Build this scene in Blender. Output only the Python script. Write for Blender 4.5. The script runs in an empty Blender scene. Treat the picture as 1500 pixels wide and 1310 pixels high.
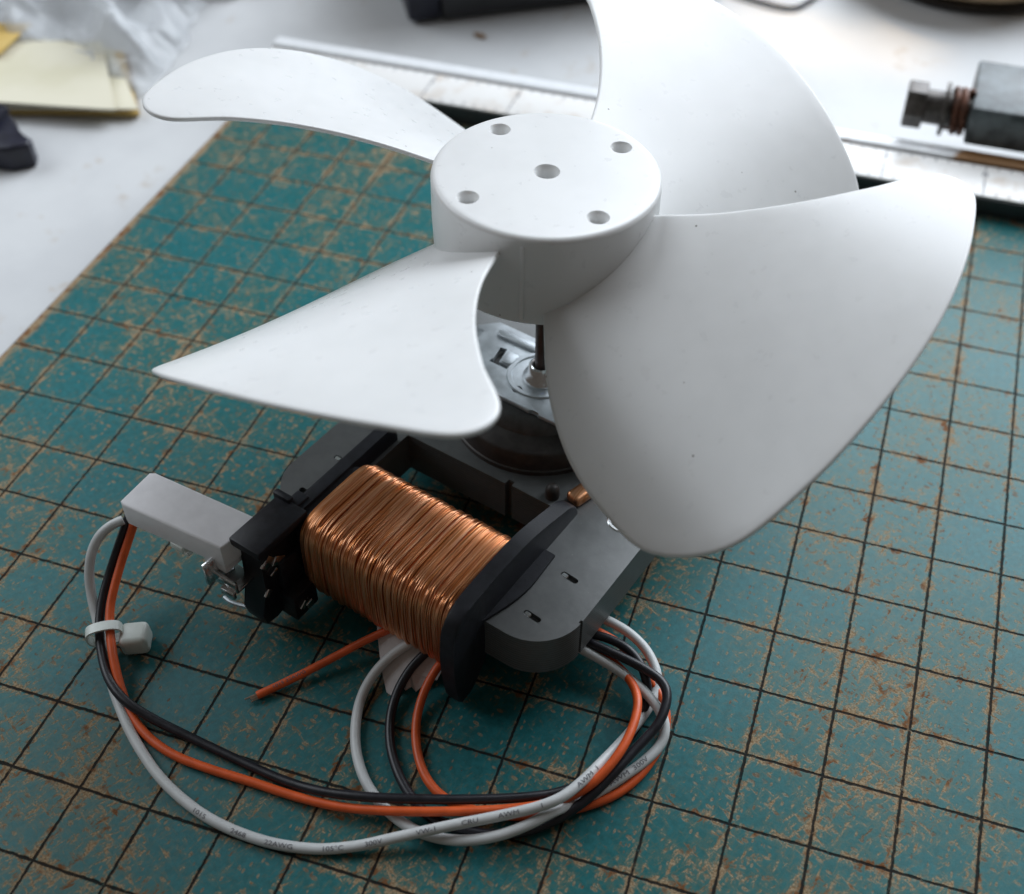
import bpy, bmesh, math, random
from mathutils import Vector, Matrix, noise
from mathutils.geometry import delaunay_2d_cdt
random.seed(7)
R = math.radians
C = bpy.context.scene.collection
S = 0.001                                   # every number below is in millimetres

# ------------------------------------------------------------------ camera
cam_d = bpy.data.cameras.new('camera'); cam = bpy.data.objects.new('camera', cam_d); C.objects.link(cam)
rx = Vector((0.954565, 0.297986, 0.00301)); dn = Vector((0.217683, -0.690356, -0.689944)); fw = Vector((-0.203516, 0.659252, -0.723856))
m = Matrix((rx, -dn, -fw)).transposed().to_4x4(); m.translation = Vector((179.358659, -253.308033, 177.710658)) * S
cam.matrix_world = m
cam_d.sensor_width = 36; cam_d.lens = 36 * 1729.7528 / 1500
cam_d.shift_x = -(844.16 - 750) / 1500; cam_d.shift_y = (640.254 - 655) / 1500
cam_d.clip_start = 0.005; cam_d.clip_end = 20
cam_d.dof.use_dof = True; cam_d.dof.focus_distance = 0.200; cam_d.dof.aperture_fstop = 16
bpy.context.scene.camera = cam
sc = bpy.context.scene
sc.view_settings.view_transform = 'Standard'; sc.view_settings.look = 'None'
sc.view_settings.exposure = 0; sc.view_settings.gamma = 1

# ------------------------------------------------------------------ light: a room with a window beyond the table
w = bpy.data.worlds.new('World'); sc.world = w; w.use_nodes = True
w.node_tree.nodes['Background'].inputs[0].default_value = (1.0, 0.87, 0.76, 1)
w.node_tree.nodes['Background'].inputs[1].default_value = 0.085
def area(name, loc, target, sx, sy, power, col):
    d = bpy.data.lights.new(name, 'AREA'); d.shape = 'RECTANGLE'; d.size = sx; d.size_y = sy; d.energy = power; d.color = col
    o = bpy.data.objects.new(name, d); C.objects.link(o); o.location = loc
    o.rotation_euler = (Vector(target) - Vector(loc)).to_track_quat('-Z', 'Y').to_euler()
    return o
area('window_light', (0.40, 0.74, 0.64), (0.13, -0.08, 0.02), 0.95, 0.95, 21.5, (0.86, 0.925, 1.0))
area('side_fill_light', (-0.80, 0.0, 0.70), (0.12, -0.10, 0.02), 0.8, 0.6, 5.6, (0.86, 0.93, 1.0))  # unseen fill lamp, added to brighten plug, coil and hub from the left
def spot(name, loc, target, ang, power, col, blend=.6):
    d = bpy.data.lights.new(name, 'SPOT'); d.energy = power; d.color = col; d.spot_size = R(ang); d.spot_blend = blend; d.shadow_soft_size = .004
    o = bpy.data.objects.new(name, d); C.objects.link(o); o.location = loc
    o.rotation_euler = (Vector(target) - Vector(loc)).to_track_quat('-Z', 'Y').to_euler()
# late sun let through gaps onto the far table top
for tx, ty, an, pw in ((.139, .103, .36, 1.0), (.146, .107, .26, .8), (.134, .109, .20, .6), (.151, .102, .18, .5), (.170, .103, .30, .8), (.177, .106, .24, .7), (.164, .107, .16, .5), (.126, .116, .24, .6), (.118, .121, .22, .6), (.158, .094, .16, .35), (.145, .092, .18, .35), (.181, .100, .18, .5)):
    spot('sun_gap_light', (-.15, 1.4, 1.5), (tx, ty, -.006), an, pw * 30, (1.0, .60, .20), .9)

# ------------------------------------------------------------------ materials
class NT:
    def __init__(s, name):
        s.m = bpy.data.materials.new(name); s.m.use_nodes = True; s.t = s.m.node_tree; s.n = s.t.nodes
        s.b = s.n['Principled BSDF']
    def new(s, typ, **kw):
        x = s.n.new('ShaderNode' + typ)
        for k, v in kw.items(): setattr(x, k, v)
        return x
    def link(s, a, b): s.t.links.new(a, b)
    def math(s, op, a, b=None, c=None, clamp=False):
        x = s.new('Math', operation=op); x.use_clamp = clamp
        for i, v in enumerate((a, b, c)):
            if v is None: continue
            if isinstance(v, (int, float)): x.inputs[i].default_value = v
            else: s.link(v, x.inputs[i])
        return x.outputs[0]
    def ss(s, v, a, b):                       # smoothstep a..b -> 0..1
        x = s.new('MapRange', interpolation_type='SMOOTHSTEP')
        s.link(v, x.inputs[0]); x.inputs[1].default_value = a; x.inputs[2].default_value = b
        x.inputs[3].default_value = 0; x.inputs[4].default_value = 1
        return x.outputs[0]
    def coord(s, scale=(1, 1, 1), rot=(0, 0, 0)):   # object coordinates in millimetres
        if not hasattr(s, 'tc'): s.tc = s.new('TexCoord')
        x = s.new('Mapping', vector_type='POINT'); s.link(s.tc.outputs['Object'], x.inputs[0])
        x.inputs['Scale'].default_value = [1000 * k for k in scale]; x.inputs['Rotation'].default_value = rot
        return x.outputs[0]
    def rcoord(s, scale, a):                  # rotate first, then stretch
        v = s.coord((1, 1, 1), (0, 0, a))
        x = s.new('Mapping', vector_type='POINT'); s.link(v, x.inputs[0]); x.inputs['Scale'].default_value = scale
        return x.outputs[0]
    def noise(s, vec, scale, detail=3, rough=.5, dist=0):
        x = s.new('TexNoise'); s.link(vec, x.inputs['Vector']); x.inputs['Scale'].default_value = scale
        x.inputs['Detail'].default_value = detail; x.inputs['Roughness'].default_value = rough; x.inputs['Distortion'].default_value = dist
        return x.outputs[0]
    def mix(s, f, a, b):
        x = s.new('Mix', data_type='RGBA')
        if isinstance(f, (int, float)): x.inputs[0].default_value = f
        else: s.link(f, x.inputs[0])
        for i, v in ((6, a), (7, b)):
            if isinstance(v, tuple): x.inputs[i].default_value = (*v, 1)
            else: s.link(v, x.inputs[i])
        return x.outputs[2]
    def bump(s, h, strength, dist):
        x = s.new('Bump'); s.link(h, x.inputs['Height']); x.inputs['Strength'].default_value = strength; x.inputs['Distance'].default_value = dist * S
        s.link(x.outputs[0], s.b.inputs['Normal']); return x
    def set(s, **kw):
        for k, v in kw.items():
            i = s.b.inputs[k]
            if isinstance(v, (int, float)): i.default_value = v
            elif isinstance(v, tuple): i.default_value = (*v, 1) if len(v) == 3 else v
            else: s.link(v, i)
        return s

def simple(name, col, rough=.5, metal=0., var=.12, nscale=.6, bump=0., spec=.5, rvar=.1):
    t = NT(name); v = t.coord()
    n = t.noise(v, nscale, 5, .6)
    dark = tuple(c * (1 - var) for c in col); lite = tuple(min(1, c * (1 + var)) for c in col)
    t.set(**{'Base Color': t.mix(t.ss(n, .3, .7), dark, lite)})
    r = t.math('MULTIPLY_ADD', n, rvar * 2, rough - rvar)
    t.set(Roughness=r, Metallic=metal, **{'Specular IOR Level': spec})
    if bump:
        t.bump(t.noise(v, nscale * 5, 4, .6), .5, bump)
    return t.m

def white_plastic():
    t = NT('white_plastic'); v = t.coord()
    n = t.noise(v, .05, 4, .6)
    base = t.mix(t.ss(n, .35, .65), (.72, .725, .72), (.76, .765, .76))
    # tiny dark specks of dirt
    vo = t.new('TexVoronoi', feature='F1'); t.link(v, vo.inputs['Vector']); vo.inputs['Scale'].default_value = .16
    sp = t.ss(vo.outputs['Distance'], .036, .018)
    pick = t.ss(t.noise(v, .11, 2), .48, .54)
    base = t.mix(t.math('MULTIPLY', sp, pick), base, (.12, .10, .08))
    t.set(**{'Base Color': base}, Roughness=t.math('MULTIPLY_ADD', t.noise(v, .4, 4), .16, .22))
    t.set(**{'Specular IOR Level': .5})
    t.set(**{'Subsurface Weight': .12}); t.b.inputs['Subsurface Radius'].default_value = (1, .9, .8); t.b.inputs['Subsurface Scale'].default_value = .0015
    t.bump(t.noise(v, 2.2, 3, .6), .10, .05)
    return t.m

def board_paint():
    t = NT('worn_green_board'); v = t.coord()
    sep = t.new('SeparateXYZ')
    wob = t.new('TexNoise'); t.link(v, wob.inputs['Vector']); wob.inputs['Scale'].default_value = .9; wob.inputs['Detail'].default_value = 3
    vm = t.new('VectorMath', operation='MULTIPLY_ADD'); t.link(wob.outputs['Color'], vm.inputs[0])
    vm.inputs[1].default_value = (.42, .42, 0); t.link(v, vm.inputs[2])
    vs = t.new('VectorMath', operation='SUBTRACT'); t.link(vm.outputs[0], vs.inputs[0]); vs.inputs[1].default_value = (.21, .21, 0)
    t.link(vs.outputs[0], sep.inputs[0])
    def dist(o):
        q = t.math('DIVIDE', o, 12.7); f = t.math('FRACT', t.math('ADD', q, 100.5))
        return t.math('MULTIPLY', t.math('ABSOLUTE', t.math('SUBTRACT', f, .5)), 12.7)
    dx, dy = dist(sep.outputs[0]), dist(sep.outputs[1])
    d = t.math('MINIMUM', dx, dy)
    wn = t.noise(v, .35, 3)
    width = t.math('MULTIPLY_ADD', wn, .18, .10)
    line = t.math('SUBTRACT', 1, t.ss(t.math('SUBTRACT', d, width), -.06, .12))
    line = t.math('MULTIPLY', line, t.ss(t.noise(v, .5, 4, .7), .25, .42))
    # fibre flecks where the paint has worn through, several directions
    big = t.noise(v, .028, 3, .55)
    mid = t.noise(v, .13, 3, .6)
    fl = None
    for a, sx, off in ((.5, 1.0, 0), (-.9, 1.2, 7), (1.9, .8, 3)):
        c = t.rcoord((.42 * sx, 1.25 * sx, 1), a)
        n = t.noise(c, .8, 4, .6, .2)
        fl = n if fl is None else t.math('MAXIMUM', fl, n)
    fine = t.noise(v, 2.6, 4, .65)
    near = t.math('SUBTRACT', 1, t.ss(d, .15, 1.7))
    score = t.math('ADD', fl, t.math('MULTIPLY', t.math('SUBTRACT', big, .5), .38))
    score = t.math('ADD', score, t.math('MULTIPLY', t.math('SUBTRACT', mid, .5), .34))
    score = t.math('ADD', score, t.math('MULTIPLY', near, .105))
    score = t.math('ADD', score, t.math('MULTIPLY', t.math('SUBTRACT', fine, .5), .16))
    # left edge of the board is rubbed bare, the left half is worn more
    sep2 = t.new('SeparateXYZ'); t.link(v, sep2.inputs[0])
    score = t.math('ADD', score, t.math('MULTIPLY_ADD', t.ss(sep2.outputs[1], -30, -185), .036, -.020))
    score = t.math('ADD', score, t.math('MULTIPLY', t.ss(sep2.outputs[0], 190, 60), .010))
    edge = t.math('SUBTRACT', 1, t.ss(t.math('ADD', sep2.outputs[0], t.math('MULTIPLY', t.math('SUBTRACT', mid, .5), 3)), 1.1, 2.8))
    chips = None
    for a, sc_, th in ((.3, .85, .80), (1.7, 1.25, .74)):
        vo = t.new('TexVoronoi', feature='F1'); t.link(t.rcoord((.62, 1.25, 1), a), vo.inputs['Vector']); vo.inputs['Scale'].default_value = sc_
        cs = t.new('SeparateXYZ'); t.link(vo.outputs['Color'], cs.inputs[0])
        pick = t.ss(t.math('ADD', cs.outputs[0], t.math('ADD', t.math('MULTIPLY', near, .20), t.math('MULTIPLY', t.math('SUBTRACT', big, .5), .7))), th, th + .06)
        ch = t.math('MULTIPLY', pick, t.ss(t.math('ADD', vo.outputs['Distance'], t.math('MULTIPLY', t.math('SUBTRACT', fine, .5), .25)), .42, .26))
        chips = ch if chips is None else t.math('MAXIMUM', chips, ch)
    chips = t.math('MULTIPLY', chips, .68)
    bare = t.math('MAXIMUM', t.math('MAXIMUM', t.ss(score, .632, .725), edge), chips)
    soft = t.ss(score, .52, .66)
    paint = t.mix(t.ss(t.noise(v, .8, 5, .7), .3, .7), (.007, .095, .101), (.012, .142, .158))
    paint = t.mix(t.ss(big, .35, .65), paint, t.mix(.5, paint, (.008, .096, .088)))
    paint = t.mix(t.math('MULTIPLY', soft, .4), paint, (.12, .13, .075))
    fib = t.mix(t.ss(fine, .35, .65), (.20, .125, .062), (.36, .28, .18))
    fib = t.mix(t.ss(t.noise(v, .33, 2), .5, .66), fib, (.17, .075, .03))
    col = t.mix(bare, paint, fib)
    # brown crumbs lodged at the cut lines
    crumb = t.math('MULTIPLY', t.ss(t.noise(v, .62, 4, .7), .60, .68), t.math('SUBTRACT', 1, t.ss(d, .3, 1.0)))
    col = t.mix(crumb, col, (.12, .052, .022))
    pits = t.math('MULTIPLY', t.ss(t.noise(v, 1.9, 2, .5), .70, .75), .8)
    col = t.mix(pits, col, (.06, .05, .04))
    col = t.mix(t.math('MULTIPLY', line, .96), col, (.012, .012, .012))
    t.set(**{'Base Color': col})
    ro = t.math('MULTIPLY_ADD', fine, .24, .34)
    t.set(Roughness=t.math('MAXIMUM', ro, t.math('MULTIPLY', t.math('MAXIMUM', bare, line), .7)), **{'Specular IOR Level': t.math('MULTIPLY_ADD', t.math('MAXIMUM', bare, line), -.2, .28)})
    h = t.math('ADD', t.math('MULTIPLY', line, -1.0), t.math('MULTIPLY', bare, t.math('MULTIPLY_ADD', fine, .9, -.55)))
    h = t.math('ADD', h, t.math('MULTIPLY', fine, .12))
    t.bump(h, .8, .22)
    return t.m

def table_mat():
    t = NT('worktop_laminate'); v = t.coord()
    n = t.noise(v, .02, 5, .6)
    col = t.mix(t.ss(n, .3, .7), (.56, .57, .58), (.64, .65, .655))
    st = t.math('MULTIPLY', t.ss(t.noise(v, .09, 4, .6), .60, .74), .5)
    col = t.mix(st, col, (.46, .38, .30))
    t.set(**{'Base Color': col}, Roughness=t.math('MULTIPLY_ADD', n, .2, .36), **{'Specular IOR Level': .18})
    t.bump(t.noise(v, .25, 3), .12, .3)
    return t.m

def lamination_mat():
    t = NT('core_steel'); v = t.coord()
    n = t.noise(v, .35, 5, .65)
    col = t.mix(t.ss(n, .3, .7), (.125, .13, .13), (.145, .15, .15))
    dust = t.ss(t.noise(v, 1.5, 3, .6), .72, .76)
    col = t.mix(t.math('MULTIPLY', dust, .5), col, (.35, .35, .34))
    t.set(**{'Base Color': col}, Metallic=.35, Roughness=t.math('MULTIPLY_ADD', n, .12, .36))
    sep = t.new('SeparateXYZ'); t.link(v, sep.inputs[0])
    wv = t.math('SINE', t.math('MULTIPLY', sep.outputs[2], 2 * math.pi / .62))
    h = t.math('ADD', t.math('MULTIPLY', wv, .5), t.math('MULTIPLY', t.noise(t.coord((.4, .4, 6)), 1, 3), .8))
    t.bump(h, .5, .10)
    return t.m

def copper_mat():
    t = NT('enamelled_copper'); v = t.coord()
    n = t.noise(t.coord((3, .12, .12)), 1, 3)
    t.set(**{'Base Color': t.mix(t.ss(n, .35, .65), (.74, .27, .09), (.94, .48, .27))}, Metallic=.92, Roughness=.30)
    t.set(**{'Coat Weight': .15})
    return t.m

def bag_mat():
    t = NT('clear_plastic'); v = t.coord()
    t.set(**{'Base Color': (.86, .89, .92)}, Roughness=.16, Alpha=.42)
    t.bump(t.noise(v, .12, 4, .6), .5, 1.5)
    return t.m
def paper_mat(name, a, b):
    t = NT(name); v = t.coord()
    t.set(**{'Base Color': t.mix(t.ss(t.noise(v, .05, 3), .35, .65), a, b)}, Roughness=.75)
    t.bump(t.noise(v, 3, 3), .2, .05)
    return t.m
def scale_paint():
    t = NT('ruler_face'); v = t.coord()
    n = t.noise(v, .12, 5, .65); g = t.noise(t.coord((.05, .6, 1)), 1, 3)
    col = t.mix(t.ss(n, .5, .72), (.84, .83, .81), (.70, .63, .56))
    sx = t.new('SeparateXYZ'); t.link(v, sx.inputs[0])
    t.set(**{'Base Color': col}, Roughness=t.math('MULTIPLY_ADD', g, .2, .22))
    return t.m
def rail_mat():
    t = NT('worn_steel_rail'); v = t.coord()
    n = t.noise(v, .3, 4, .6)
    rust = t.ss(t.math('ADD', t.noise(v, .06, 4, .6), t.math('MULTIPLY', t.ss(sx_x(t, v), 185, 202), .35)), .62, .75)
    t.set(**{'Base Color': t.mix(rust, t.mix(t.ss(n, .3, .7), (.80, .82, .84), (.86, .88, .90)), (.32, .17, .07))}, Metallic=t.math('MULTIPLY', rust, .15), Roughness=t.math('MULTIPLY_ADD', rust, .3, .28))
    t.bump(n, .2, .1)
    return t.m
def sx_x(t, v):
    s = t.new('SeparateXYZ'); t.link(v, s.inputs[0]); return s.outputs[0]

M_white = white_plastic(); M_board = board_paint(); M_table = table_mat(); M_core = lamination_mat(); M_copper = copper_mat()
M_bag = bag_mat(); M_black = simple('black_nylon', (.010, .010, .014), .45, 0, .3, .8, .04, .35)
M_bobbin = simple('dark_bobbin_plastic', (.013, .014, .019), .5, 0, .3, .5, .05, .32)
M_zinc = simple('zinc_plated_steel', (.50, .54, .57), .46, .65, .16, .25, .03)
M_steel = simple('bright_steel', (.72, .73, .74), .2, 1, .08, .6)
M_shaft = simple('dark_shaft_steel', (.10, .08, .075), .35, .8, .2, .5)
M_rotor = simple('rotor_housing_grey', (.050, .043, .040), .5, .35, .2, .4, .05)
M_cover = simple('grey_housing_cap', (.075, .072, .07), .42, .4, .2, .4, .05)
M_conn = simple('white_nylon', (.80, .79, .81), .42, 0, .04, .3, .02)
M_tie = simple('natural_nylon', (.74, .80, .76), .35, 0, .06, .4, .03)
M_wwire = simple('white_insulation', (.62, .64, .64), .42, 0, .06, .3, .03)
M_kwire = simple('black_insulation', (.013, .013, .018), .38, 0, .3, .4, .03)
M_owire = simple('orange_insulation', (.72, .11, .022), .42, 0, .12, .3, .03)
M_print = simple('printing_ink', (.13, .13, .15), .6, 0, .3, 2)
M_tinned = simple('tinned_copper', (.60, .48, .40), .3, .9, .15, 1)
M_tape = simple('white_paper_tape', (.62, .58, .57), .75, 0, .08, .4, .10)
M_bar = simple('shade_dark_bar', (.030, .033, .034), .45, 0, .25, .2, .1)  # dark because the shade on the front face is put into the colour
M_ruler = scale_paint(); M_rail = rail_mat()
M_block = simple('galvanised_block', (.085, .10, .105), .45, .15, .5, .22, .15)
M_bolt = simple('dull_steel_bolt', (.085, .075, .068), .45, .35, .4, .4, .05)
M_spring = simple('rusty_spring', (.10, .036, .018), .5, .3, .5, .6, .05)
M_cream = paper_mat('cream_paper', (.66, .62, .46), (.72, .68, .54))
M_yellow = paper_mat('yellow_paper', (.58, .38, .09), (.64, .46, .16))
M_brownp = paper_mat('brown_card_and_shade', (.20, .12, .06), (.26, .16, .09))
M_blackbox = simple('black_plastic_case', (.022, .022, .024), .38, 0, .2, .1, .1)
M_navy = simple('navy_black_plastic', (.008, .009, .022), .4, 0, .3, .3)
M_bowl = simple('brown_glazed_dish', (.42, .31, .20), .25, 0, .25, .05)
M_bowlrim = simple('dark_glaze', (.02, .015, .012), .3, 0, .2, .1)

# ------------------------------------------------------------------ mesh helpers
def link(name, bm, mat, parent=None, smooth=40, loc=None, kind=None):
    me = bpy.data.meshes.new(name)
    bmesh.ops.recalc_face_normals(bm, faces=bm.faces) if not getattr(bm, 'keepn', False) else None
    bmesh.ops.scale(bm, vec=(S, S, S), verts=bm.verts)
    bm.to_mesh(me); bm.free()
    return link_mesh(name, me, mat, parent, smooth, loc, kind)
def link_mesh(name, me, mat, parent=None, smooth=40, loc=None, kind=None):
    if mat: me.materials.append(mat)
    if smooth:
        me.polygons.foreach_set('use_smooth', [True] * len(me.polygons)); me.set_sharp_from_angle(angle=R(smooth))
    o = bpy.data.objects.new(name, me); C.objects.link(o)
    if parent: o.parent = parent
    if loc: o.location = Vector(loc) * S
    if kind: o['kind'] = kind
    return o
def tag(o, label=None, cat=None, group=None, kind=None):
    if label: o['label'] = label
    if cat: o['category'] = cat
    if group: o['group'] = group
    if kind: o['kind'] = kind
    return o
def empty(name, loc=(0, 0, 0), mat=None):
    o = bpy.data.objects.new(name, None); C.objects.link(o); o.empty_display_size = .01
    if mat is not None: o.matrix_world = mat
    else: o.location = Vector(loc) * S
    return o
def box(bm, x0, x1, y0, y1, z0, z1, bev=.3, seg=2, mat=None):
    r = bmesh.ops.create_cube(bm, size=1)
    vs = r['verts']
    bmesh.ops.scale(bm, vec=(x1 - x0, y1 - y0, z1 - z0), verts=vs)
    bmesh.ops.translate(bm, vec=((x0 + x1) / 2, (y0 + y1) / 2, (z0 + z1) / 2), verts=vs)
    if bev:
        es = list({e for v in vs for e in v.link_edges})
        g = bmesh.ops.bevel(bm, geom=es, offset=bev, segments=seg, profile=.5, affect='EDGES')
        vs = list({v for f in g['faces'] for v in f.verts} | {v for v in vs if v.is_valid})
    if mat: bmesh.ops.transform(bm, matrix=mat, verts=vs)
    return vs
def lathe(bm, prof, seg=64, mat=None, closed=False):
    rings = []
    for r, z in prof:
        if r < 1e-6: rings.append([bm.verts.new((0, 0, z))])
        else: rings.append([bm.verts.new((r * math.cos(2 * math.pi * k / seg), r * math.sin(2 * math.pi * k / seg), z)) for k in range(seg)])
    idx = list(range(len(rings))) + ([0] if closed else [])
    for a, b in zip(idx[:-1], idx[1:]):
        A, B = rings[a], rings[b]
        for k in range(seg):
            k2 = (k + 1) % seg
            if len(A) == 1 and len(B) == 1: continue
            if len(A) == 1: bm.faces.new((A[0], B[k], B[k2]))
            elif len(B) == 1: bm.faces.new((A[k], B[0], A[k2]))
            else: bm.faces.new((A[k], B[k], B[k2], A[k2]))
    vs = [v for r_ in rings for v in r_]
    if mat: bmesh.ops.transform(bm, matrix=mat, verts=vs)
    return vs
def prism(bm, poly, axis, a, b, bev=0, seg=2, mat=None):
    # polygon in the two other axes, extruded from a to b along axis
    def P(u, v, t): return {'x': (t, u, v), 'y': (u, t, v), 'z': (u, v, t)}[axis]
    A = [bm.verts.new(P(u, v, a)) for u, v in poly]; B = [bm.verts.new(P(u, v, b)) for u, v in poly]
    f0 = bm.faces.new(A); f1 = bm.faces.new(list(reversed(B)))
    n = len(poly); fs = [bm.faces.new((A[i], B[i], B[(i + 1) % n], A[(i + 1) % n])) for i in range(n)]
    vs = A + B
    if bev:
        es = list(set(f0.edges) | set(f1.edges))
        g = bmesh.ops.bevel(bm, geom=es, offset=bev, segments=seg, profile=.5, affect='EDGES')
        vs = list({v for f in g['faces'] for v in f.verts} | {v for v in vs if v.is_valid})
    if mat: bmesh.ops.transform(bm, matrix=mat, verts=vs)
    return vs
def rpoly(x0, x1, y0, y1, r, n=8):
    # rounded rectangle, r = radius or 4 radii from (x1,y1) anticlockwise
    rr = r if isinstance(r, (list, tuple)) else [r] * 4
    out = []
    for (cx, cy, a0), q in zip(((x1, y1, 0), (x0, y1, 90), (x0, y0, 180), (x1, y0, 270)), rr):
        sx = 1 if cx == x1 else -1; sy = 1 if cy == y1 else -1
        for k in range(n + 1):
            a = R(a0 + 90 * k / n); out.append((cx - sx * q + q * math.cos(a), cy - sy * q + q * math.sin(a)))
    return out
def catmull(pts, m=10):
    P = [Vector(p) for p in pts]; P = [P[0] * 2 - P[1]] + P + [P[-1] * 2 - P[-2]]
    out = []
    for i in range(1, len(P) - 2):
        p0, p1, p2, p3 = P[i - 1:i + 3]
        for k in range(m):
            t = k / m
            out.append(.5 * ((2 * p1) + (p2 - p0) * t + (2 * p0 - 5 * p1 + 4 * p2 - p3) * t * t + (3 * p1 - p0 - 3 * p2 + p3) * t ** 3))
    out.append(P[-2].copy()); return out
def smooth_path(pts, it=2):
    P = [Vector(p) for p in pts]
    for _ in range(it):
        P = [P[0]] + [P[i] * .5 + (P[i - 1] + P[i + 1]) * .25 for i in range(1, len(P) - 1)] + [P[-1]]
    return P
def frames(path):
    T = [(path[min(i + 1, len(path) - 1)] - path[max(i - 1, 0)]).normalized() for i in range(len(path))]
    fr = []
    for t in T:
        u = Vector((0, 0, 1)); u = (u - t * u.dot(t))
        if u.length < 1e-3: u = Vector((1, 0, 0)) - t * t.x
        u.normalize(); fr.append((t, u, u.cross(t)))      # tangent, up, side
    return fr
def tube(bm, path, r, seg=14, caps=True):
    fr = frames(path); rings = []
    for p, (t, u, s) in zip(path, fr):
        rings.append([bm.verts.new(p + (u * math.cos(a) + s * math.sin(a)) * r) for a in (2 * math.pi * k / seg for k in range(seg))])
    for A, B in zip(rings[:-1], rings[1:]):
        for k in range(seg): bm.faces.new((A[k], B[k], B[(k + 1) % seg], A[(k + 1) % seg]))
    if caps: bm.faces.new(rings[0]); bm.faces.new(list(reversed(rings[-1])))
def boolean(bm_base, cutters):
    """bm minus cutters through the exact solver; returns a new bmesh"""
    def ob(b):
        me = bpy.data.meshes.new('tmp'); bmesh.ops.recalc_face_normals(b, faces=b.faces); b.to_mesh(me); b.free()
        o = bpy.data.objects.new('tmp', me); C.objects.link(o); return o
    a = ob(bm_base); cs = [ob(c) for c in cutters]
    for c in cs:
        md = a.modifiers.new('b', 'BOOLEAN'); md.operation = 'DIFFERENCE'; md.object = c; md.solver = 'EXACT'
    dg = bpy.context.evaluated_depsgraph_get()
    me = bpy.data.meshes.new_from_object(a.evaluated_get(dg))
    out = bmesh.new(); out.from_mesh(me)
    for o in [a] + cs:
        q = o.data; bpy.data.objects.remove(o); bpy.data.meshes.remove(q)
    bpy.data.meshes.remove(me)
    return out
def text_mesh(s, size):
    cu = bpy.data.curves.new('t', 'FONT'); cu.body = s; cu.size = size; cu.resolution_u = 3; cu.fill_mode = 'FRONT'
    o = bpy.data.objects.new('t', cu); C.objects.link(o)
    dg = bpy.context.evaluated_depsgraph_get(); me = bpy.data.meshes.new_from_object(o.evaluated_get(dg))
    bpy.data.objects.remove(o); bpy.data.curves.remove(cu)
    b = bmesh.new(); b.from_mesh(me); bpy.data.meshes.remove(me); return b
def add_bm(dst, src):
    mp = {v: dst.verts.new(v.co) for v in src.verts}
    for f in src.faces:
        try: dst.faces.new([mp[v] for v in f.verts])
        except ValueError: pass
    src.free()

# ------------------------------------------------------------------ worktop
TZ = -6.0
bm = bmesh.new(); box(bm, -900, 900, -700, 700, TZ - 25, TZ, 1.5)
tag(link('worktop', bm, M_table), kind='structure')

# ------------------------------------------------------------------ paper cutter: gridded board with ruler fence and pivot
cut = tag(empty('paper_cutter', (0, 0, 0)), 'worn green gridded cutting board with white ruler fence along its far edge', 'paper cutter')
bm = bmesh.new(); box(bm, 0, 330, -330, 33, TZ + .8, 0, .35)
link('board', bm, M_board, cut)
bm = bmesh.new(); box(bm, -1.5, 330, 13.4, 28.2, .004, 5.0, .3)
link('fence_bar', bm, M_bar, cut)
bm = bmesh.new(); box(bm, -1.2, 330, 13.9, 27.7, 5.0, 5.5, .15)
ruler = link('ruler_face', bm, M_ruler, cut)
bm = bmesh.new()
for k in range(0, 26 * 8):
    x = k * 25.4 / 8
    if x > 320: break
    ln = 3.0 if k % 8 == 0 else (2.2 if k % 4 == 0 else 1.5)
    for y0, y1 in ((14.1, 14.1 + ln), (27.5 - ln * .8, 27.5)):
        vs = [bm.verts.new(p) for p in ((x - .13, y0, 5.52), (x + .13, y0, 5.52), (x + .13, y1, 5.52), (x - .13, y1, 5.52))]
        bm.faces.new(vs)
    if k % 8 == 0 and k:
        vs = [bm.verts.new(p) for p in ((x - .16, 17, 5.53), (x + .16, 17, 5.53), (x + .16, 21.6, 5.53), (x - .16, 21.6, 5.53))]
        bm.faces.new(vs)
        tb = text_mesh(str(k // 8), 3.6)
        xs = [v.co.x for v in tb.verts]; cx = (min(xs) + max(xs)) / 2
        for v in tb.verts: v.co = Vector((v.co.x - cx + x, v.co.y + 22.4, 5.53))
        add_bm(bm, tb)
link('scale_marks', bm, M_print, ruler, smooth=0)
bm = bmesh.new(); box(bm, -2.0, 330, 28.6, 33.2, .004, 6.2, .5)
link('steel_rail', bm, M_rail, cut)
# pivot of the cutting arm
bm = bmesh.new(); box(bm, 196.3, 240, 35.0, 61, 6.2, 17.0, .8)
link('pivot_block', bm, M_block, cut)
RX = Matrix.Translation((179.6, 41.5, 11.8)) @ Matrix.Rotation(R(90), 4, 'Y')
bm = bmesh.new()
hexa = [(6.0 * math.cos(R(60 * k + 30)), 6.0 * math.sin(R(60 * k + 30))) for k in range(6)]
prism(bm, hexa, 'z', 0, 5.2, .5, 2, RX)
lathe(bm, [(0, 5.0), (4.4, 5.0), (4.4, 17.2), (0, 17.2)], 24, RX)
bolt = link('pivot_bolt', bm, M_bolt, cut)
bm = bmesh.new(); lathe(bm, [(4.0, 9.8), (6.9, 9.8), (6.9, 10.8), (4.0, 10.8)], 32, RX, closed=True)
link('washer', bm, M_bolt, bolt)
bm = bmesh.new()
tube(bm, [RX @ Vector((5.3 * math.cos(a), 5.3 * math.sin(a), 11.7 + a / (2 * math.pi) * 1.9)) for a in (2 * math.pi * k / 20 for k in range(0, 51))], 1.0, 8)
link('spring', bm, M_spring, bolt)

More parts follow.
